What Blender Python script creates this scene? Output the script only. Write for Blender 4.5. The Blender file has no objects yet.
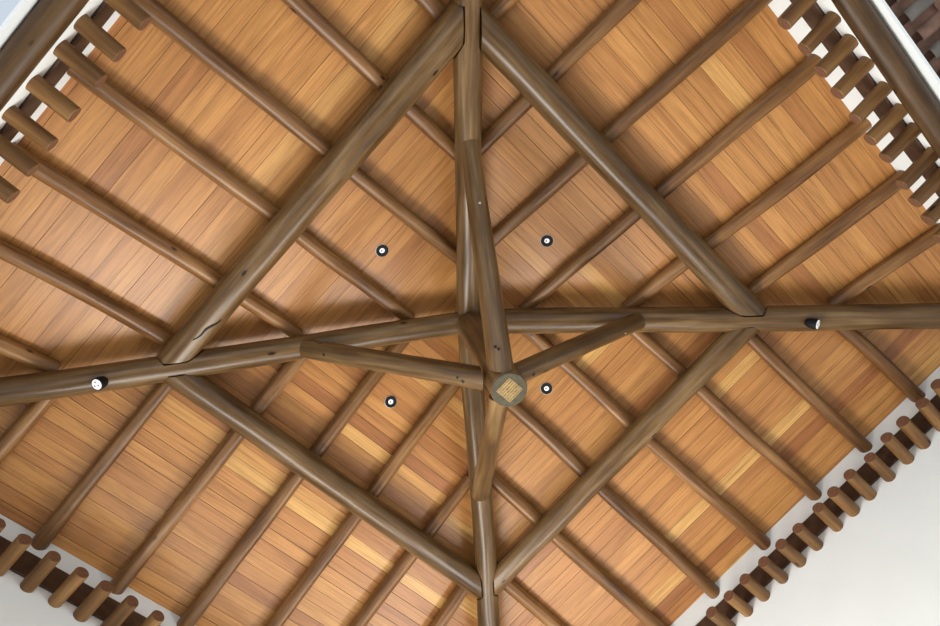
import bpy, bmesh, math, random
from mathutils import Vector, Matrix, noise

SC = bpy.context.scene
COL = SC.collection
random.seed(7)

# ------------------------------------------------------------------ camera
cam_data = bpy.data.cameras.new('camera')
cam = bpy.data.objects.new('camera', cam_data)
COL.objects.link(cam)
R0 = Vector((-0.7204298, 0.6753924, -0.1575627))
R1 = Vector((0.6221399, 0.7297677, 0.2835156))
R2 = Vector((-0.3064684, -0.1062270, 0.9459349))
CAM = Vector((1.9922867, 0.7453912, 0.0))
cam.matrix_world = Matrix(((R0.x, R1.x, -R2.x, CAM.x), (R0.y, R1.y, -R2.y, CAM.y),
                           (R0.z, R1.z, -R2.z, CAM.z), (0, 0, 0, 1)))
cam_data.sensor_width = 36.0
cam_data.lens = 686.095 * 36.0 / 940.0
cam_data.clip_start = 0.05
SC.camera = cam

# ------------------------------------------------------------------ world, lights, exposure
world = bpy.data.worlds.new('World')
SC.world = world
world.use_nodes = True
bg = world.node_tree.nodes['Background']
bg.inputs[0].default_value = (0.78, 0.88, 1.0, 1)
bg.inputs[1].default_value = 0.9
SC.view_settings.view_transform = 'Standard'
SC.view_settings.look = 'None'
SC.view_settings.gamma = 1.0
SC.view_settings.exposure = -0.2
SC.view_settings.use_curve_mapping = False


def area_light(name, loc, aim, sx, sy, power, color):
    ld = bpy.data.lights.new(name, 'AREA')
    ld.shape = 'RECTANGLE'
    ld.size, ld.size_y = sx, sy
    ld.energy = power
    ld.color = color
    o = bpy.data.objects.new(name, ld)
    COL.objects.link(o)
    o.location = loc
    o.rotation_euler = Vector(aim).to_track_quat('-Z', 'Z').to_euler()
    return o


# daylight through the two tall windows low in the -X and -Y walls and the two open sides
area_light('window_daylight', (-3.36, -2.1, 1.65), (1, 0, 0), 1.4, 1.8, 160, (1.0, 0.97, 0.92))
area_light('window_daylight', (-0.55, -3.39, 1.6), (0, 1, 0), 3.6, 2.0, 500, (1.0, 0.98, 0.93))
area_light('open_side_daylight', (3.42, 0, 1.2), (-1, 0, -0.1), 4.6, 4.6, 75, (0.95, 0.98, 1.0))
area_light('open_side_daylight', (0, 3.35, 1.2), (0, -1, -0.1), 4.6, 4.6, 20, (0.95, 0.98, 1.0))

# ------------------------------------------------------------------ fitted dimensions (metres)
HR = 6.18726          # rafter axis height at the apex
TP = 0.312114         # fall per metre towards each wall
ZR = 5.47337          # axis height of the ring beams
HH = 6.01178          # hip axis height at the apex
BT = 0.072            # board underside above the rafter axis
FLOOR = -1.6
SIDES = ('upper left', 'upper right', 'lower right', 'lower left')
NRM = {'upper left': Vector((1, 0, 0)), 'upper right': Vector((0, 1, 0)),
       'lower right': Vector((-1, 0, 0)), 'lower left': Vector((0, -1, 0))}
TAN = {k: Vector((-v.y, v.x, 0)) for k, v in NRM.items()}
AW = {'upper left': 3.480, 'upper right': 3.407, 'lower right': 3.405, 'lower left': 3.435}
SP = 0.66365


def P(side, u, d, z):
    v = NRM[side] * d + TAN[side] * u
    return Vector((v.x, v.y, z))


# ------------------------------------------------------------------ materials
def nd(nt, kind, **kw):
    n = nt.nodes.new(kind)
    for k, v in kw.items():
        setattr(n, k, v)
    return n


def new_mat(name):
    m = bpy.data.materials.new(name)
    m.use_nodes = True
    nt = m.node_tree
    b = nt.nodes['Principled BSDF']
    return m, nt, b


def ramp(nt, stops):
    r = nd(nt, 'ShaderNodeValToRGB')
    cr = r.color_ramp
    while len(cr.elements) < len(stops):
        cr.elements.new(0.5)
    for e, (p, c) in zip(cr.elements, stops):
        e.position = p
        e.color = (*c, 1)
    return r


def log_material(name, dark, mid, light, rough=0.42, spec=0.5, bump=0.25, grain=1.0):
    """Peeled, oiled round timber: streaks run along the log (local Z)."""
    m, nt, b = new_mat(name)
    L = nt.links.new
    tc = nd(nt, 'ShaderNodeTexCoord')
    oi = nd(nt, 'ShaderNodeObjectInfo')
    off = nd(nt, 'ShaderNodeVectorMath', operation='SCALE')
    cx = nd(nt, 'ShaderNodeCombineXYZ')
    for i in range(3):
        L(oi.outputs['Random'], cx.inputs[i])
    L(cx.outputs[0], off.inputs[0])
    off.inputs['Scale'].default_value = 37.0
    add = nd(nt, 'ShaderNodeVectorMath', operation='ADD')
    L(tc.outputs['Object'], add.inputs[0])
    L(off.outputs[0], add.inputs[1])
    mp = nd(nt, 'ShaderNodeMapping')
    mp.inputs['Scale'].default_value = (26 * grain, 26 * grain, 1.3)
    L(add.outputs[0], mp.inputs[0])
    n1 = nd(nt, 'ShaderNodeTexNoise')
    n1.inputs['Scale'].default_value = 1.0
    n1.inputs['Detail'].default_value = 6
    n1.inputs['Roughness'].default_value = 0.65
    L(mp.outputs[0], n1.inputs['Vector'])
    mp2 = nd(nt, 'ShaderNodeMapping')
    mp2.inputs['Scale'].default_value = (7, 7, 1.6)
    L(add.outputs[0], mp2.inputs[0])
    n2 = nd(nt, 'ShaderNodeTexNoise')
    n2.inputs['Scale'].default_value = 1.0
    n2.inputs['Detail'].default_value = 3
    L(mp2.outputs[0], n2.inputs['Vector'])
    mix = nd(nt, 'ShaderNodeMix', data_type='FLOAT')
    mix.inputs[0].default_value = 0.45
    L(n1.outputs[0], mix.inputs[2])
    L(n2.outputs[0], mix.inputs[3])
    r = ramp(nt, ((0.34, dark), (0.5, mid), (0.66, light)))
    L(mix.outputs[0], r.inputs[0])
    # small dark knots
    mpk = nd(nt, 'ShaderNodeMapping')
    mpk.inputs['Scale'].default_value = (5, 5, 2.2)
    L(add.outputs[0], mpk.inputs[0])
    vo = nd(nt, 'ShaderNodeTexVoronoi')
    vo.inputs['Scale'].default_value = 1.0
    L(mpk.outputs[0], vo.inputs['Vector'])
    kr = ramp(nt, ((0.05, (0.12, 0.10, 0.09)), (0.09, (1, 1, 1))))
    L(vo.outputs['Distance'], kr.inputs[0])
    mul = nd(nt, 'ShaderNodeMix', data_type='RGBA', blend_type='MULTIPLY')
    mul.inputs[0].default_value = 1.0
    L(r.outputs[0], mul.inputs[6])
    L(kr.outputs[0], mul.inputs[7])
    # each pole a slightly different tone
    hsv = nd(nt, 'ShaderNodeHueSaturation')
    mr = nd(nt, 'ShaderNodeMapRange')
    mr.inputs[3].default_value = 0.85
    mr.inputs[4].default_value = 1.15
    L(oi.outputs['Random'], mr.inputs[0])
    L(mr.outputs[0], hsv.inputs['Value'])
    L(mul.outputs[2], hsv.inputs['Color'])
    L(hsv.outputs[0], b.inputs['Base Color'])
    b.inputs['Roughness'].default_value = rough
    b.inputs['Specular IOR Level'].default_value = spec
    bp = nd(nt, 'ShaderNodeBump')
    bp.inputs['Strength'].default_value = bump
    bp.inputs['Distance'].default_value = 0.006
    L(mix.outputs[0], bp.inputs['Height'])
    L(bp.outputs[0], b.inputs['Normal'])
    return m


def board_material(name):
    """Tongue-and-groove boards, grain along local X, tone per board from the mesh attribute."""
    m, nt, b = new_mat(name)
    L = nt.links.new
    tc = nd(nt, 'ShaderNodeTexCoord')
    at = nd(nt, 'ShaderNodeAttribute')
    at.attribute_name = 'tone'
    off = nd(nt, 'ShaderNodeVectorMath', operation='SCALE')
    off.inputs['Scale'].default_value = 53.0
    L(at.outputs['Color'], off.inputs[0])
    add = nd(nt, 'ShaderNodeVectorMath', operation='ADD')
    L(tc.outputs['Object'], add.inputs[0])
    L(off.outputs[0], add.inputs[1])
    mp = nd(nt, 'ShaderNodeMapping')
    mp.inputs['Scale'].default_value = (1.6, 60, 60)
    L(add.outputs[0], mp.inputs[0])
    n1 = nd(nt, 'ShaderNodeTexNoise')
    n1.inputs['Scale'].default_value = 1.0
    n1.inputs['Detail'].default_value = 7
    n1.inputs['Roughness'].default_value = 0.68
    n1.inputs['Distortion'].default_value = 0.5
    L(mp.outputs[0], n1.inputs['Vector'])
    mp2 = nd(nt, 'ShaderNodeMapping')
    mp2.inputs['Scale'].default_value = (0.9, 9, 9)
    L(add.outputs[0], mp2.inputs[0])
    n2 = nd(nt, 'ShaderNodeTexNoise')
    n2.inputs['Scale'].default_value = 1.0
    n2.inputs['Detail'].default_value = 3
    n2.inputs['Distortion'].default_value = 1.2
    L(mp2.outputs[0], n2.inputs['Vector'])
    sep = nd(nt, 'ShaderNodeSeparateColor')
    L(at.outputs['Color'], sep.inputs[0])
    base = ramp(nt, ((0.0, (0.33, 0.126, 0.040)), (0.3, (0.43, 0.187, 0.056)),
                     (0.7, (0.51, 0.24, 0.071)), (1.0, (0.61, 0.34, 0.108))))
    L(sep.outputs[0], base.inputs[0])
    g = ramp(nt, ((0.25, (0.52, 0.42, 0.36)), (0.5, (0.97, 0.97, 0.97)), (0.75, (1.16, 1.19, 1.22))))
    L(n1.outputs[0], g.inputs[0])
    g2 = ramp(nt, ((0.3, (0.80, 0.75, 0.70)), (0.6, (1.06, 1.06, 1.06))))
    L(n2.outputs[0], g2.inputs[0])
    m1 = nd(nt, 'ShaderNodeMix', data_type='RGBA', blend_type='MULTIPLY')
    m1.inputs[0].default_value = 1.0
    L(base.outputs[0], m1.inputs[6])
    L(g.outputs[0], m1.inputs[7])
    m2 = nd(nt, 'ShaderNodeMix', data_type='RGBA', blend_type='MULTIPLY')
    m2.inputs[0].default_value = 1.0
    L(m1.outputs[2], m2.inputs[6])
    L(g2.outputs[0], m2.inputs[7])
    L(m2.outputs[2], b.inputs['Base Color'])
    b.inputs['Roughness'].default_value = 0.38
    b.inputs['Specular IOR Level'].default_value = 0.5
    bp = nd(nt, 'ShaderNodeBump')
    bp.inputs['Strength'].default_value = 0.12
    bp.inputs['Distance'].default_value = 0.004
    L(n1.outputs[0], bp.inputs['Height'])
    L(bp.outputs[0], b.inputs['Normal'])
    return m


def plain(name, col, rough=0.6, metal=0.0, spec=0.5, var=0.0, scale=8.0, emit=0.0):
    m, nt, b = new_mat(name)
    b.inputs['Roughness'].default_value = rough
    b.inputs['Metallic'].default_value = metal
    b.inputs['Specular IOR Level'].default_value = spec
    tc = nd(nt, 'ShaderNodeTexCoord')
    n = nd(nt, 'ShaderNodeTexNoise')
    n.inputs['Scale'].default_value = scale
    n.inputs['Detail'].default_value = 5
    nt.links.new(tc.outputs['Object'], n.inputs['Vector'])
    lo = tuple(c * (1 - var) for c in col)
    hi = tuple(min(1, c * (1 + var)) for c in col)
    r = ramp(nt, ((0.3, lo), (0.7, hi)))
    nt.links.new(n.outputs[0], r.inputs[0])
    nt.links.new(r.outputs[0], b.inputs['Base Color'])
    if emit:
        b.inputs['Emission Color'].default_value = (1, 0.98, 0.95, 1)
        b.inputs['Emission Strength'].default_value = emit
    return m


M_BEAM = log_material('beam_timber', (0.038, 0.017, 0.006), (0.112, 0.060, 0.022), (0.21, 0.128, 0.056), rough=0.30, spec=0.40)
M_RAFT = log_material('rafter_timber', (0.065, 0.025, 0.008), (0.178, 0.079, 0.024), (0.30, 0.155, 0.057), rough=0.36, spec=0.40)
M_PEG = log_material('peg_timber', (0.065, 0.026, 0.007), (0.160, 0.075, 0.022), (0.26, 0.135, 0.046), rough=0.5, spec=0.35)
M_PEGEND = plain('peg_end_grain', (0.15, 0.062, 0.028), 0.7, var=0.35, scale=40)
M_LINTEL = log_material('lintel_timber', (0.03, 0.014, 0.005), (0.075, 0.038, 0.014), (0.13, 0.072, 0.030), rough=0.42, spec=0.3)
M_BOARD = board_material('ceiling_board')
M_DECK = plain('deck_dark', (0.05, 0.025, 0.012), 0.9, var=0.2)
M_WALL = plain('white_plaster', (0.79, 0.81, 0.795), 0.85, spec=0.2, var=0.02, scale=3)
M_STRIP = plain('dark_strip_timber', (0.055, 0.026, 0.014), 0.55, var=0.4, scale=14)
M_FLOOR = plain('floor_stone', (0.30, 0.26, 0.21), 0.5, var=0.08, scale=2)
M_TRIM = plain('white_paint', (0.82, 0.84, 0.84), 0.4, var=0.01)
M_BLACK = plain('black_metal', (0.006, 0.006, 0.0065), 0.6, spec=0.25, var=0.2)
M_LENS = plain('lamp_lens', (0.80, 0.80, 0.82), 0.25, var=0.04, scale=60, emit=0.4)
M_DOT = plain('lamp_chip', (0.25, 0.23, 0.24), 0.4, var=0.1)
M_RIM = plain('lamp_rim', (0.55, 0.50, 0.44), 0.4, var=0.03)
M_CAP = plain('grey_cap', (0.070, 0.060, 0.036), 0.7, spec=0.25, var=0.22, scale=30)
M_PLAQ = plain('pale_plaque_wood', (0.28, 0.185, 0.066), 0.6, var=0.2, scale=30)
M_GROOVE = plain('dark_groove', (0.10, 0.055, 0.02), 0.8, var=0.2, scale=40)
M_HOLE = plain('bolt_hole', (0.012, 0.008, 0.006), 0.8, var=0.2)
M_PIN = plain('steel_pin', (0.6, 0.55, 0.5), 0.35, metal=0.8, var=0.05)
M_TILE = plain('clay_tile', (0.27, 0.15, 0.105), 0.8, var=0.35, scale=9)
M_TILE2 = plain('grey_tile', (0.22, 0.19, 0.16), 0.8, var=0.35, scale=9)


# ------------------------------------------------------------------ mesh helpers
def link(name, bm, mats, parent=None, matrix=None, smooth=True):
    me = bpy.data.meshes.new(name)
    bm.normal_update()
    bm.to_mesh(me)
    bm.free()
    for m in (mats if isinstance(mats, (list, tuple)) else [mats]):
        me.materials.append(m)
    if smooth:
        me.polygons.foreach_set('use_smooth', [True] * len(me.polygons))
        try:
            me.set_sharp_from_angle(angle=math.radians(40))
        except Exception:
            pass
    o = bpy.data.objects.new(name, me)
    COL.objects.link(o)
    if matrix is not None:
        o.matrix_world = matrix
    if parent is not None:
        o.parent = parent
        o.matrix_parent_inverse = Matrix.Identity(4)
    return o


def tag(o, label, cat, group=None):
    o['label'] = label
    o['category'] = cat
    if group:
        o['group'] = group
    return o


def structure(o):
    o['kind'] = 'structure'
    return o


def box(bm, lo, hi, mi=0):
    vs = [bm.verts.new((x, y, z)) for x in (lo[0], hi[0]) for y in (lo[1], hi[1]) for z in (lo[2], hi[2])]
    for f in ((0, 1, 3, 2), (4, 6, 7, 5), (0, 4, 5, 1), (2, 3, 7, 6), (0, 2, 6, 4), (1, 5, 7, 3)):
        bm.faces.new([vs[i] for i in f]).material_index = mi


def frame(p0, p1):
    """Matrix at p0 with local Z towards p1."""
    z = (p1 - p0).normalized()
    h = Vector((0, 0, 1)) if abs(z.z) < 0.95 else Vector((1, 0, 0))
    x = h.cross(z).normalized()
    y = z.cross(x)
    return Matrix(((x.x, y.x, z.x, p0.x), (x.y, y.y, z.y, p0.y), (x.z, y.z, z.z, p0.z), (0, 0, 0, 1)))


def log_bm(p0, p1, r0, r1, wob=0.004, bend=0.006, n=32, cut0=None, cut1=None, step=0.12, cap_mat=0, bev=0.006):
    """A round pole from p0 to p1 in its own frame (local Z along it): tapered, slightly crooked and
    lumpy. cut0 / cut1 = (point, normal) planes that slice its ends; otherwise ends are square, edges eased."""
    M = frame(p0, p1)
    Mi = M.inverted()
    Ln = (p1 - p0).length
    seed = Vector((random.uniform(0, 90), random.uniform(0, 90), random.uniform(0, 90)))
    k = max(2, int(Ln / step))
    zs = [Ln * i / k for i in range(k + 1)]
    cuts = []
    for c in (cut0, cut1):
        cuts.append(None if c is None else (Mi @ c[0], (Mi.to_3x3() @ c[1]).normalized()))
    bm = bmesh.new()

    def centre(z):
        s = math.sin(math.pi * z / Ln)
        return Vector((bend * s * noise.noise(seed + Vector((0, 0, z * 0.6))) * 2,
                       bend * s * noise.noise(seed + Vector((5, 0, z * 0.6))) * 2, 0))

    def pt(z, a, shrink=0.0):
        r = r0 + (r1 - r0) * z / Ln - shrink
        r += wob * 2 * noise.noise(seed + Vector((math.cos(a) * .9, math.sin(a) * .9, z * 1.7)))
        c = centre(z)
        return Vector((c.x + r * math.cos(a), c.y + r * math.sin(a), z))

    rings = []
    rows = [(z, 0.0) for z in zs]
    if cuts[0] is None:
        rows = [(0.0, bev), (bev, 0.0)] + rows[1:]
    if cuts[1] is None:
        rows = rows[:-1] + [(Ln - bev, 0.0), (Ln, bev)]

    def cut_range(c):
        q, nn = c
        zz = [q.z - ((1.15 * max(r0, r1) * math.cos(2 * math.pi * j / n) - q.x) * nn.x
                     + (1.15 * max(r0, r1) * math.sin(2 * math.pi * j / n) - q.y) * nn.y) / nn.z for j in range(n)]
        return min(zz), max(zz)
    if cuts[0] is not None:
        hi = cut_range(cuts[0])[1] + 0.01
        rows = [rows[0]] + [r for r in rows[1:] if r[0] > hi]
    if cuts[1] is not None:
        lo = cut_range(cuts[1])[0] - 0.01
        rows = [r for r in rows[:-1] if r[0] < lo] + [rows[-1]]
    for i, (z, sh) in enumerate(rows):
        ring = []
        for j in range(n):
            a = 2 * math.pi * j / n
            v = pt(z, a, sh)
            if i == 0 and cuts[0] is not None:
                q, nn = cuts[0]
                v.z = q.z - ((v.x - q.x) * nn.x + (v.y - q.y) * nn.y) / nn.z
            if i == len(rows) - 1 and cuts[1] is not None:
                q, nn = cuts[1]
                v.z = q.z - ((v.x - q.x) * nn.x + (v.y - q.y) * nn.y) / nn.z
            ring.append(bm.verts.new(v))
        rings.append(ring)
    for a, b in zip(rings, rings[1:]):
        for j in range(n):
            bm.faces.new((a[j], a[(j + 1) % n], b[(j + 1) % n], b[j]))
    bm.faces.new(list(reversed(rings[0]))).material_index = cap_mat
    bm.faces.new(rings[-1]).material_index = cap_mat
    return bm, M


def disc_bm(r, h, n=24, bev=0.0, mi=0):
    """Short cylinder, local Z from 0 to h."""
    bm = bmesh.new()
    prof = [(r, 0), (r, h - bev), (r - bev, h)] if bev else [(r, 0), (r, h)]
    rings = [[bm.verts.new((rr * math.cos(2 * math.pi * j / n), rr * math.sin(2 * math.pi * j / n), z))
              for j in range(n)] for rr, z in prof]
    for a, b in zip(rings, rings[1:]):
        for j in range(n):
            bm.faces.new((a[j], a[(j + 1) % n], b[(j + 1) % n], b[j]))
    bm.faces.new(list(reversed(rings[0])))
    bm.faces.new(rings[-1])
    for f in bm.faces:
        f.material_index = mi
    return bm


def lathe_bm(prof, n=32):
    """Closed solid of revolution about Z from (r, z) points; first and last rings are capped."""
    bm = bmesh.new()
    rings = [[bm.verts.new((rr * math.cos(2 * math.pi * j / n), rr * math.sin(2 * math.pi * j / n), z))
              for j in range(n)] for rr, z in prof]
    for a, b in zip(rings, rings[1:]):
        for j in range(n):
            bm.faces.new((a[j], a[(j + 1) % n], b[(j + 1) % n], b[j]))
    bm.faces.new(list(reversed(rings[0])))
    bm.faces.new(rings[-1])
    bmesh.ops.recalc_face_normals(bm, faces=bm.faces[:])
    return bm


# ------------------------------------------------------------------ room shell
bm = bmesh.new()
box(bm, (-3.9, -3.9, FLOOR - 0.1), (4.0, 3.9, FLOOR))
structure(link('floor', bm, M_FLOOR, smooth=False))

WT = 0.22
SIDE_NAME = {'upper left': 'wall_east', 'upper right': 'wall_north', 'lower right': 'wall_west', 'lower left': 'wall_south'}


def wall(side, u0, u1, zlo, zhi, ztop):
    """Plastered wall with one opening u0..u1, zlo..zhi."""
    a = AW[side]
    e = 3.75
    bm = bmesh.new()
    t, nn = TAN[side], NRM[side]

    def slab(ua, ub, za, zb, th=WT):
        q = [t * ua + nn * a, t * ub + nn * (a + th)]
        lo = (min(q[0].x, q[1].x), min(q[0].y, q[1].y), za)
        hi = (max(q[0].x, q[1].x), max(q[0].y, q[1].y), zb)
        box(bm, lo, hi)
    slab(-e, u0, FLOOR, ztop)
    slab(u1, e, FLOOR, ztop)
    slab(u0, u1, zhi, ztop, 0.12 if side.startswith('upper') else WT)
    if zlo > FLOOR + 0.01:
        slab(u0, u1, FLOOR, zlo)
    return structure(link(SIDE_NAME[side], bm, M_WALL, smooth=False))


wall('upper left', -2.5, 2.5, FLOOR, 4.42, 5.26)
wall('upper right', -2.5, 2.5, FLOOR, 4.44, 5.26)
wall('lower right', 1.3, 2.9, 0.65, 2.65, 5.26)
wall('lower left', -2.45, 1.35, 0.5, 2.7, 5.26)

# ------------------------------------------------------------------ boarded ceiling, four slopes
PITCHES = {'upper left': 0.132, 'upper right': 0.128, 'lower right': 0.106, 'lower left': 0.108}
for side in SIDES:
    bm = bmesh.new()
    tone = bm.loops.layers.float_color.new('tone')
    A = AW[side] + 0.02
    H0 = HR + BT
    t = TAN[side]
    nn = NRM[side]
    sl = math.sqrt(1 + TP * TP)
    # local frame: X along the eave, Y down the slope, Z = upward normal of the slope
    X = t.copy()
    Y = Vector((nn.x, nn.y, -TP)).normalized()
    Zv = X.cross(Y)
    if Zv.z < 0:
        X = -X
        Zv = X.cross(Y)
    M = Matrix(((X.x, Y.x, Zv.x, 0), (X.y, Y.y, Zv.y, 0), (X.z, Y.z, Zv.z, H0), (0, 0, 0, 1)))

    def face_box(pts, lo, hi, mi, col):
        b_ = [bm.verts.new((x, y, lo)) for x, y in pts]
        t_ = [bm.verts.new((x, y, hi)) for x, y in pts]
        fs = [bm.faces.new(b_[::-1]), bm.faces.new(t_)]
        n = len(pts)
        for i in range(n):
            fs.append(bm.faces.new((b_[i], b_[(i + 1) % n], t_[(i + 1) % n], t_[i])))
        for f in fs:
            f.material_index = mi
            for lp in f.loops:
                lp[tone] = (*col, 1)
    PITCH = PITCHES[side]
    nrow = int(math.ceil(A / PITCH))
    phase = random.uniform(0, 1)
    g = 0.0022
    for j in range(nrow):
        d0, d1 = j * PITCH, min((j + 1) * PITCH, A)
        g = random.choice((0.0006, 0.0009, 0.0013, 0.0018, 0.0022))
        brk = [-d1]
        k = -6
        last = -99
        cand = [(q + 0.5) * SP for q in range(-6, 6)]
        for c in cand:
            if -d1 + 0.15 < c < d1 - 0.15 and (c - brk[-1] > 2.6 or random.random() < (0.42 if side.startswith('lower') else 0.22)):
                brk.append(c)
        brk.append(d1)
        for ua, ub in zip(brk, brk[1:]):
            v = min(1, max(0, random.gauss(0.48, 0.22 if side.startswith('lower') else 0.15)))
            col = (v, random.random(), random.random())
            ua0, ub0 = max(ua + 0.001, -d0), min(ub - 0.001, d0)
            ua1, ub1 = ua + 0.001, ub - 0.001
            y0, y1 = d0 * sl + g, d1 * sl - g
            if ub0 - ua0 > 0.01:
                pts = [(ua0, y0), (ub0, y0), (ub1, y1), (ua1, y1)]
            else:
                if j:
                    s0 = max(min((ua + ub) / 2, d0), -d0)
                else:
                    s0 = 0
                pts = [(s0, y0), (ub1, y1), (ua1, y1)]
            face_box(pts, 0.0, 0.012, 0, col)
    E_ = 0.35
    face_box([(-(A + E_), (A + E_) * sl), (0, -0.02), (A + E_, (A + E_) * sl)][::-1], 0.0125, 0.06, 1, (0, 0, 0))
    bmesh.ops.recalc_face_normals(bm, faces=bm.faces[:])
    structure(link('ceiling', bm, [M_BOARD, M_DECK], matrix=M, smooth=False))

# ------------------------------------------------------------------ hip beams
HIPS = (('top', Vector((1, 1, 0)), 0.108, 0.117), ('right', Vector((-1, 1, 0)), 0.119, 0.119),
        ('bottom', Vector((-1, -1, 0)), 0.105, 0.107), ('left', Vector((1, -1, 0)), 0.104, 0.113))
HIPLABEL = {
    'top': 'long round hip beam running from the centre post straight up to the top edge',
    'right': 'long round hip beam running level from the centre to the right edge, with a black spotlight',
    'bottom': 'long round hip beam running from the centre post down to the bottom edge',
    'left': 'long round hip beam running from the centre to the left edge, with a black spotlight'}
# ring beam ends: distance from centre at u = -1.8 / +1.8 and radii there
RING = {'upper left': (1.785, 1.828, 0.118, 0.132), 'upper right': (1.822, 1.807, 0.121, 0.128),
        'lower right': (1.797, 1.808, 0.112, 0.106), 'lower left': (1.801, 1.796, 0.112, 0.116)}
GAP = 0.058           # ring beam ends stop this far from a hip's axis plane


ENDGAP = {('upper right', 'top'): 0.082, ('lower right', 'bottom'): 0.068}


def ring_axis(side):
    da, db = RING[side][:2]
    return P(side, -1.8, da, ZR), P(side, 1.8, db, ZR)


def hip_plane(dirn, side):
    """Plane parallel to a hip, on the given side of it."""
    q = Vector((dirn.x, dirn.y, 0)).normalized()
    n = Vector((-q.y, q.x, 0))
    if n.dot(NRM[side]) + 0.0 < 0:
        n = -n
    return n


hip_objs = {}
for nm, dv, r0, r1 in HIPS:
    m1 = 3.55
    p0 = Vector((dv.x * 0.05, dv.y * 0.05, HH - TP * 0.05))
    p1 = Vector((dv.x * m1, dv.y * m1, HH - TP * m1))
    bm, M = log_bm(p0, p1, r0, r1, wob=0.004, bend=0.012, n=40)
    o = link('hip_beam', bm, M_BEAM, matrix=M)
    tag(o, HIPLABEL[nm], 'beam', 'hip beams meeting at the centre post')
    hip_objs[nm] = (o, dv)

# notch the hips where the ring beams are housed
ENDS = {'upper left': ('left', 'top'), 'upper right': ('top', 'right'),
        'lower right': ('right', 'bottom'), 'lower left': ('bottom', 'left')}
for side, (ha, hb) in ENDS.items():
    a, b = ring_axis(side)
    ra, rb = RING[side][2:]
    for hn, pp, other, rr in ((ha, a, b, ra), (hb, b, a, rb)):
        ho, dv = hip_objs[hn]
        n = Vector((-dv.y, dv.x, 0)).normalized()
        if n.dot(other - pp) < 0:
            n = -n
        save = random.getstate()
        bmc, Mc = log_bm(pp + (pp - other).normalized() * 0.35, pp + (other - pp).normalized() * 0.8,
                         rr + 0.012, rr + 0.012, wob=0, bend=0, n=40,
                         cut0=(n * (ENDGAP.get((side, hn), GAP) - 0.014), n), step=0.3)
        bmesh.ops.recalc_face_normals(bmc, faces=bmc.faces[:])
        random.setstate(save)
        cut = link('cutter', bmc, M_BEAM, matrix=Mc, smooth=False)
        md = ho.modifiers.new('notch', 'BOOLEAN')
        md.operation = 'DIFFERENCE'
        md.solver = 'EXACT'
        md.object = cut
        bpy.context.view_layer.update()
        dg = bpy.context.evaluated_depsgraph_get()
        me = bpy.data.meshes.new_from_object(ho.evaluated_get(dg))
        old = ho.data
        ho.modifiers.clear()
        ho.data = me
        me.name = 'hip_beam'
        bpy.data.meshes.remove(old)
        cm = cut.data
        bpy.data.objects.remove(cut)
        bpy.data.meshes.remove(cm)

# ------------------------------------------------------------------ ring beams
RINGLABEL = {
    'upper left': 'thick round beam on the upper left of the diamond, split by a short dark crack',
    'upper right': 'thick round beam on the upper right of the diamond, pale sheen along its lower edge',
    'lower right': 'thick round beam on the lower right of the diamond, under the pale boards',
    'lower left': 'thick round beam on the lower left of the diamond, bright highlight along its lower edge'}
ring_objs = {}
for side, (ha, hb) in ENDS.items():
    a, b = ring_axis(side)
    ra, rb = RING[side][2:]
    cuts = []
    for hn, pp, other in ((ha, a, b), (hb, b, a)):
        dv = hip_objs[hn][1]
        n = Vector((-dv.y, dv.x, 0)).normalized()
        if n.dot(other - pp) < 0:
            n = -n
        cuts.append((n * ENDGAP.get((side, hn), GAP), n))
    bm, M = log_bm(a, b, ra, rb, wob=0.004, bend=0.003, n=40, cut0=cuts[0], cut1=cuts[1])
    # move the inner rows clear of the slanted end cuts
    o = link('ring_beam', bm, M_BEAM, matrix=M)
    tag(o, RINGLABEL[side], 'beam', 'diamond of ring beams between the hips')
    ring_objs[side] = o

# the crack in the upper-left ring beam
a, b = ring_axis('upper left')
ax = (b - a).normalized()


def on_log(a, b, r, along, ang, lift=0.0):
    """Point on a log's surface, ang measured from straight down, positive towards +N side."""
    ax = (b - a).normalized()
    down = (Vector((0, 0, -1)) - ax * Vector((0, 0, -1)).dot(ax)).normalized()
    sd = ax.cross(down)
    n = down * math.cos(ang) + sd * math.sin(ang)
    return a + ax * along + n * (r + lift), n, ax


# ------------------------------------------------------------------ king post
KB = 4.376
KX, KY = -0.025, 0.024
bm, M = log_bm(Vector((0, 0, 6.12)), Vector((KX, KY, KB)), 0.130, 0.131, wob=0.002, bend=0.0, n=40)
king = link('king_post', bm, M_BEAM, matrix=M)
tag(king, 'round hanging post in the middle, its grey end facing down with a square wooden plaque', 'post')


def child(name, bm, mats, parent, world, label=None, smooth=True):
    o = link(name, bm, mats, smooth=smooth)
    o.parent = parent
    o.matrix_parent_inverse = Matrix.Identity(4)
    bpy.context.view_layer.update()
    o.matrix_local = parent.matrix_world.inverted() @ world
    if label:
        o['label'] = label
    return o


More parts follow.
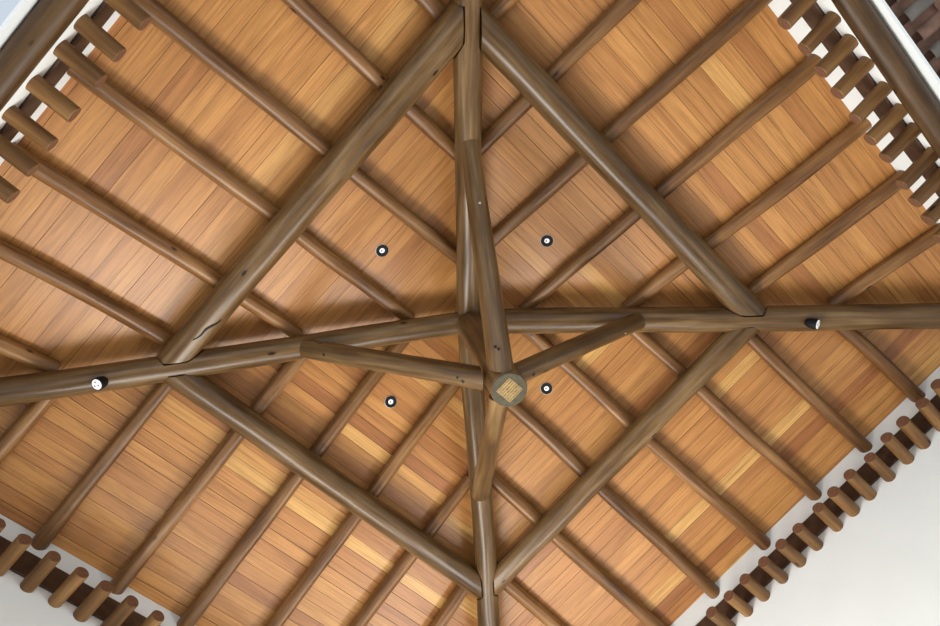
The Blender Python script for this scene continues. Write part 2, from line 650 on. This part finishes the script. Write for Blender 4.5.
DOWN = Matrix(((1, 0, 0, 0), (0, -1, 0, 0), (0, 0, -1, 0), (0, 0, 0, 1)))   # local Z points down
bpy.context.view_layer.update()
cap = child('end_cap', lathe_bm([(0.1285, -0.004), (0.1285, 0.003), (0.1245, 0.007)], 40), M_CAP, king,
            Matrix.Translation((KX, KY, KB)) @ DOWN, 'grey painted round end')
bm = bmesh.new()
s = 0.067
box(bm, (-s, -s, 0.004), (s, s, 0.0095))
plq = child('plaque', bm, M_PLAQ, cap, Matrix.Translation((KX, KY, KB)) @ DOWN, 'pale square of wood with dark grooves', smooth=False)
bm = bmesh.new()
rr = random.Random(3)
for i in range(7):
    x = -s + s * 2 * (i + 0.5) / 7
    y = -s + 0.004
    while y < s - 0.006:
        ln = rr.uniform(0.012, 0.04)
        y2 = min(y + ln, s - 0.004)
        w = rr.uniform(0.0016, 0.0034)
        box(bm, (x - w, y, 0.0085), (x + w, y2, 0.0104))
        y = y2 + rr.uniform(0.003, 0.008)
box(bm, (-s - 0.003, -s - 0.003, 0.0065), (-s, s + 0.003, 0.0080))
box(bm, (-s, -s - 0.003, 0.0065), (s, -s, 0.0080))
PLQ_GROOVE = bm

# join the grooves into the plaque mesh as a second material slot
tmp = bpy.data.meshes.new('tmp')
PLQ_GROOVE.to_mesh(tmp)
PLQ_GROOVE.free()
bm = bmesh.new()
bm.from_mesh(plq.data)
n0 = len(bm.faces)
bm.from_mesh(tmp)
bm.faces.ensure_lookup_table()
for f in bm.faces[n0:]:
    f.material_index = 1
bm.to_mesh(plq.data)
bm.free()
bpy.data.meshes.remove(tmp)
plq.data.materials.append(M_GROOVE)

# ------------------------------------------------------------------ four struts from the post foot to the hips
STRUT = {'top': (Vector((1, 1, 0)), 4.419, 1.035, 0.094, 0.080), 'left': (Vector((1, -1, 0)), 4.542, 1.055, 0.088, 0.082),
         'right': (Vector((-1, 1, 0)), 4.541, 1.029, 0.082, 0.082), 'bottom': (Vector((-1, -1, 0)), 4.462, 1.041, 0.080, 0.086)}
STRUTLABEL = {
    'top': 'round strut sloping from the hanging post to the top hip beam, two bolt holes',
    'left': 'round strut sloping from the hanging post to the left hip beam, drilled',
    'right': 'dark round strut sloping from the hanging post to the right hip beam',
    'bottom': 'short looking sloping strut from the hanging post down to the bottom hip beam'}
HOLES = {'top': ((0.130, -0.12, 0.011, 'bolt_hole'), (0.150, -0.36, 0.012, 'bolt_hole'), (1.30, 0.0, 0.010, 'pin')),
         'left': ((0.125, -0.12, 0.014, 'bolt_hole'), (0.17, 0.14, 0.011, 'bolt_hole'), (1.42, 0.1, 0.013, 'bolt_hole')),
         'right': ((0.155, 0.2, 0.014, 'bolt_hole'), (1.40, 0.2, 0.009, 'pin')),
         'bottom': ()}
for nm, (dv, z0, sl_, r0, r1) in STRUT.items():
    ma, mb = 0.075, (1.07 if nm == 'left' else 1.16)
    p0 = Vector((dv.x * ma, dv.y * ma, z0 + sl_ * ma))
    p1 = Vector((dv.x * mb, dv.y * mb, z0 + sl_ * mb))
    dn = Vector((dv.x, dv.y, 0)).normalized()
    bm, M = log_bm(p0, p1, r0, r1, wob=0.003, bend=0.004, n=36, cut0=(dn * 0.126, dn))
    o = link('strut', bm, M_BEAM, matrix=M)
    tag(o, STRUTLABEL[nm], 'strut', 'struts between the hanging post and the hip beams')
    bpy.context.view_layer.update()
    for al, ang, hr, kind in HOLES[nm]:
        q, n, ax = on_log(p0, p1, r0 + (r1 - r0) * al / (p1 - p0).length, al, ang, -0.004)
        Mh = frame(q, q + n)
        child(kind, disc_bm(hr, 0.0065, 16), M_HOLE if kind == 'bolt_hole' else M_PIN, o, Mh,
              'dark drilled hole' if kind == 'bolt_hole' else 'bright pin head')

# crack strip on the upper-left ring beam
ro = ring_objs['upper left']
a, b = ring_axis('upper left')
bm = bmesh.new()
prev = None
N = 14
for i in range(N + 1):
    f = i / N
    al = 0.36 + 0.26 * f
    ang = 0.10 + 0.55 * f + 0.07 * math.sin(9 * f)
    w = 0.0065 * math.sin(math.pi * min(max(f, 0.03), 0.97)) ** 0.7
    q, n, ax = on_log(a, b, 0.1215, al, ang, 0.0)
    sd = ax.cross(n)
    row = [bm.verts.new(q + sd * w + n * 0.0035), bm.verts.new(q - sd * w + n * 0.0035),
           bm.verts.new(q - sd * w - n * 0.010), bm.verts.new(q + sd * w - n * 0.010)]
    if prev:
        for j in range(4):
            bm.faces.new((prev[j], prev[(j + 1) % 4], row[(j + 1) % 4], row[j]))
    else:
        bm.faces.new(row)
    prev = row
bm.faces.new(prev[::-1])
bmesh.ops.recalc_face_normals(bm, faces=bm.faces[:])
bpy.context.view_layer.update()
child('crack', bm, M_HOLE, ro, Matrix.Identity(4), 'dark split in the wood')

# ------------------------------------------------------------------ rafters: (u at the hip, u at the wall)
RAF = {
    'upper left': ((-2.321, -2.338), (-1.665, -1.672), (-1.037, -1.015), (-0.337, -0.304), (0.380, 0.304), (1.034, 0.987), (1.689, 1.677)),
    'upper right': ((-1.684, -1.620), (-1.034, -0.992), (-0.372, -0.328), (0.330, 0.343), (0.998, 1.013), (1.658, 1.633), (2.285, 2.295)),
    'lower right': ((1.667, 1.633), (0.991, 0.961), (0.328, 0.333), (-0.299, -0.343), (-0.980, -1.006), (-1.673, -1.645), (-2.291, -2.299)),
    'lower left': ((2.328, 2.326), (1.695, 1.650), (0.983, 0.963), (0.342, 0.311), (-0.321, -0.342), (-1.044, -0.985), (-1.681, -1.673))}
ORD = ('first', 'second', 'third', 'fourth', 'fifth', 'sixth', 'seventh', 'eighth', 'ninth', 'tenth',
       'eleventh', 'twelfth', 'thirteenth', 'fourteenth')
START = {'upper left': 'from the left edge', 'upper right': 'from the top hip beam',
         'lower right': 'from the bottom hip beam', 'lower left': 'from the left edge'}
RDOWN = Vector((0, 0, -1))
for side in SIDES:
    for i, (uh, uw) in enumerate(RAF[side]):
        dh = abs(uh) + 0.08
        dw = AW[side] + 0.03
        p0 = P(side, uh, dh, HR - TP * dh)
        p1 = P(side, uw, dw, HR - TP * dw)
        ra = random.uniform(0.060, 0.067)
        rb = random.uniform(0.064, 0.070)
        bm, M = log_bm(p0, p1, ra, rb, wob=0.0045, bend=0.012, n=24, step=0.14)
        o = link('rafter', bm, M_RAFT, matrix=M)
        tag(o, 'slim round rafter under the %s boards, %s %s' % (side, ORD[i], START[side]), 'rafter',
            'rafters under the boarded slopes')

# ------------------------------------------------------------------ dark timber strip and the row of pegs on each wall
ZSTRIP = {'upper left': (4.765, 4.985), 'upper right': (4.682, 4.902), 'lower right': (4.774, 4.982), 'lower left': (4.745, 4.975)}
STRIPLABEL = {s: 'flat dark timber strip on the %s white wall, behind the row of pegs' % s for s in SIDES}
for side in SIDES:
    bm = bmesh.new()
    t, nn = TAN[side], NRM[side]
    ZS0, ZS1 = ZSTRIP[side]
    q0 = t * -3.3 + nn * (AW[side] - 0.018)
    q1 = t * 3.3 + nn * (AW[side] + 0.03)
    box(bm, (min(q0.x, q1.x), min(q0.y, q1.y), ZS0), (max(q0.x, q1.x), max(q0.y, q1.y), ZS1))
    bmesh.ops.bevel(bm, geom=bm.edges[:], offset=0.004, segments=1, affect='EDGES')
    o = link('timber_strip', bm, M_STRIP, smooth=False)
    tag(o, STRIPLABEL[side], 'timber strip', 'timber strips behind the pegs')

PEGS = {
    'upper left': ((0.470, 3.216), (0.259, 3.212), (0.014, 3.210), (-0.182, 3.201), (-0.451, 3.200), (-0.685, 3.190), (-0.886, 3.183), (-1.099, 3.178)),
    'upper right': ((-0.253, 3.153), (-0.016, 3.156), (0.193, 3.150), (0.401, 3.149), (0.643, 3.139), (0.855, 3.131), (1.051, 3.139), (1.315, 3.115), (1.505, 3.108), (1.700, 3.102), (1.900, 3.082)),
    'lower right': ((0.404, 3.087), (0.189, 3.091), (-0.021, 3.082), (-0.248, 3.086), (-0.467, 3.080), (-0.671, 3.082), (-0.924, 3.073), (-1.112, 3.062), (-1.316, 3.047), (-1.539, 3.067), (-1.757, 3.035), (-1.948, 3.030), (-2.169, 3.034), (-2.369, 3.000)),
    'lower left': ((1.983, 3.101), (1.774, 3.110), (1.541, 3.112), (1.312, 3.115), (1.109, 3.115), (0.887, 3.119), (0.658, 3.117))}
PSTART = {'upper left': 'counting down from the top edge', 'upper right': 'counting down from the top edge',
          'lower right': 'counting up from the bottom edge', 'lower left': 'counting from the left edge'}
for side in SIDES:
    ZP = {'upper right': 4.622, 'lower right': 4.715}.get(side, 4.69)
    cd = CAM.dot(NRM[side])
    for i, (u, d) in enumerate(PEGS[side]):
        d = cd + (d - cd) * ZP / 4.69
        r = random.uniform(0.052, 0.058)
        p0 = P(side, u, d, ZP)
        p1 = P(side, u + random.uniform(-.006, .006), AW[side] + 0.05, ZP)
        bm, M = log_bm(p0, p1, r, r * 1.03, wob=0.002, bend=0.0, n=24, cap_mat=1, bev=0.004)
        o = link('timber_peg', bm, [M_PEG, M_PEGEND], matrix=M)
        tag(o, 'short round peg on the %s white wall, %s %s' % (side, ORD[i], PSTART[side]), 'peg',
            'pegs along the top of the walls')

# ------------------------------------------------------------------ round lintels over the two open sides
for side, za, zb, ra, rb, lab in (
        ('upper left', 4.372, 4.372, 0.086, 0.086, 'dark round lintel across the upper left corner, over the open side'),
        ('upper right', 4.300, 4.530, 0.070, 0.097, 'dark round lintel across the upper right corner, beside the tiled roof')):
    p0 = P(side, -2.75, AW[side] + 0.02, za)
    p1 = P(side, 2.75, AW[side] + 0.02, zb)
    bm, M = log_bm(p0, p1, ra, rb, wob=0.003, bend=0.0, n=36, step=0.2)
    o = link('lintel', bm, M_LINTEL, matrix=M)
    tag(o, lab, 'lintel', 'round lintels over the open sides')

for i, (side, zlo, zhi, lip) in enumerate((('upper right', 4.300, 4.46, 0.010), ('upper left', 4.215, 4.40, 0.008))):
    bm = bmesh.new()
    t, nn = TAN[side], NRM[side]
    for da, db, za, zb in ((0.100, 0.114, zlo, zhi), (0.096, 0.116, zlo - lip, zlo + 0.002)):
        q0 = t * -2.5 + nn * (AW[side] + da)
        q1 = t * 2.5 + nn * (AW[side] + db)
        box(bm, (min(q0.x, q1.x), min(q0.y, q1.y), za), (max(q0.x, q1.x), max(q0.y, q1.y), zb))
    structure(link('trim_%d' % (i + 1), bm, M_TRIM, smooth=False))

# ------------------------------------------------------------------ porch roof of clay tiles beyond the upper-right side
bm = bmesh.new()
slope = math.radians(16)
NB = 6
w = 0.085
rng = random.Random(11)
for c in range(46):
    u0 = -2.0 + c * w
    up = c % 2 == 0
    for rrow in range(9):
        ya, yb = rrow * 0.30 + (0.0 if up else 0.12), rrow * 0.30 + 0.33 + (0.0 if up else 0.12)
        lift_a, lift_b = 0.0, 0.022
        prev = None
        mi = 0 if (up or rng.random() < 0.25) else 1
        for k in range(NB + 1):
            a_ = math.pi * k / NB
            x = u0 + w / 2 - math.cos(a_) * w * 0.58
            zz = math.sin(a_) * w * 0.42 * (1 if up else -1)
            row = []
            for th in (0.0, 0.012):
                for y, lf in ((ya, lift_a), (yb, lift_b)):
                    row.append(bm.verts.new((x, y, zz + lf + th)))
            if prev:
                for q in ((0, 1), (1, 3), (3, 2), (2, 0)):
                    bm.faces.new((prev[q[0]], prev[q[1]], row[q[1]], row[q[0]])).material_index = mi
            else:
                bm.faces.new((row[0], row[1], row[3], row[2])).material_index = mi
            prev = row
        bm.faces.new((prev[0], prev[2], prev[3], prev[1])).material_index = mi
box(bm, (-2.05, 0.0, 0.052), (2.05, 2.9, 0.075), 0)
bmesh.ops.recalc_face_normals(bm, faces=bm.faces[:])
Xp = TAN['upper right']
Yp = (NRM['upper right'] * math.cos(slope) + Vector((0, 0, -1)) * math.sin(slope))
Zp_ = Xp.cross(Yp)
if Zp_.z < 0:
    Xp = -Xp
    Zp_ = Xp.cross(Yp)
o0 = P('upper right', 0, AW['upper right'] + WT + 0.0, 4.58)
M = Matrix(((Xp.x, Yp.x, Zp_.x, o0.x), (Xp.y, Yp.y, Zp_.y, o0.y), (Xp.z, Yp.z, Zp_.z, o0.z), (0, 0, 0, 1)))
o = link('porch_roof', bm, [M_TILE, M_TILE2], matrix=M)
tag(o, 'weathered brown and grey clay tiled roof seen outside the upper right corner', 'roof')

# ------------------------------------------------------------------ recessed downlights in the boards
for side, u, d, lab in (
        ('upper left', -0.010, 1.051, 'small black recessed downlight in the upper left boards'),
        ('upper right', 0.001, 1.033, 'small black recessed downlight in the upper right boards'),
        ('lower left', 0.049, 1.038, 'small black recessed downlight in the lower left boards'),
        ('lower right', -0.009, 1.022, 'small black recessed downlight in the lower right boards, beside the hanging post')):
    nn = NRM[side]
    down = Vector((-nn.x * TP, -nn.y * TP, -1)).normalized()
    q = P(side, u, d, HR + BT - TP * d)
    root = bpy.data.objects.new('downlight', None)
    COL.objects.link(root)
    root.matrix_world = frame(q, q + down)
    root.empty_display_size = 0.05
    tag(root, lab, 'downlight', 'downlights around the centre')
    bpy.context.view_layer.update()
    W = root.matrix_world.copy()
    child('rim', lathe_bm([(0.0595, -0.004), (0.0595, 0.003), (0.0555, 0.005), (0.052, 0.005), (0.052, -0.004)], 32), M_RIM, root, W, 'thin pale edge')
    # black trim: a shallow cone down to the lens
    bmr = bmesh.new()
    prof = [(0.0555, -0.002), (0.0555, 0.009), (0.046, 0.012), (0.024, 0.005), (0.0215, -0.004)]
    n = 32
    rings = [[bmr.verts.new((rr_ * math.cos(2 * math.pi * j / n), rr_ * math.sin(2 * math.pi * j / n), z)) for j in range(n)] for rr_, z in prof]
    for a_, b_ in zip(rings, rings[1:] + rings[:1]):
        for j in range(n):
            bmr.faces.new((a_[j], a_[(j + 1) % n], b_[(j + 1) % n], b_[j]))
    bmesh.ops.recalc_face_normals(bmr, faces=bmr.faces[:])
    child('trim_ring', bmr, M_BLACK, root, W)
    lens = child('lens', lathe_bm([(0.0235, -0.004), (0.0235, 0.003), (0.018, 0.006), (0.008, 0.007)], 28), M_LENS, root, W)
    child('chip', disc_bm(0.009, 0.002, 12), M_DOT, lens, W @ Matrix.Translation((-0.004, 0.004, 0.0065)))

# ------------------------------------------------------------------ black spotlights under the left and right hips
for lens_c, body_dir, lab in (
        (Vector((2.100, -2.100, 5.185)), Vector((-0.21, 0.17, 0.70)), 'black spotlight with a white lens under the left hip beam'),
        (Vector((-2.086, 2.085, 5.147)), Vector((0.30, -0.30, 0.62)), 'black spotlight with a white lens under the right hip beam')):
    bd = body_dir.normalized()
    root = bpy.data.objects.new('spotlight', None)
    COL.objects.link(root)
    root.location = lens_c + bd * 0.06
    root.empty_display_size = 0.05
    tag(root, lab, 'spotlight', 'spotlights on the hip beams')
    bpy.context.view_layer.update()
    W = frame(lens_c, lens_c + bd)
    child('housing', lathe_bm([(0.036, 0.004), (0.045, 0.0), (0.049, 0.004), (0.049, 0.03), (0.043, 0.07), (0.028, 0.105), (0.012, 0.112)], 32), M_BLACK, root, W)
    lens = child('lens', lathe_bm([(0.022, -0.004), (0.041, 0.0), (0.043, 0.008)], 28), M_LENS, root, W)
    for k in range(3):
        a_ = math.radians(40 + 120 * k)
        child('chip', disc_bm(0.0075, 0.003, 10), M_DOT, lens,
              W @ Matrix.Translation((0.019 * math.cos(a_), 0.019 * math.sin(a_), -0.0055)))
    top = lens_c + bd * 0.06
    hipz = HH - TP * abs(top.x)
    bm_, Mm = log_bm(top, Vector((top.x, top.y, hipz - 0.07)), 0.012, 0.012, wob=0, bend=0, n=12)
    child('mount', bm_, M_BLACK, root, Mm)
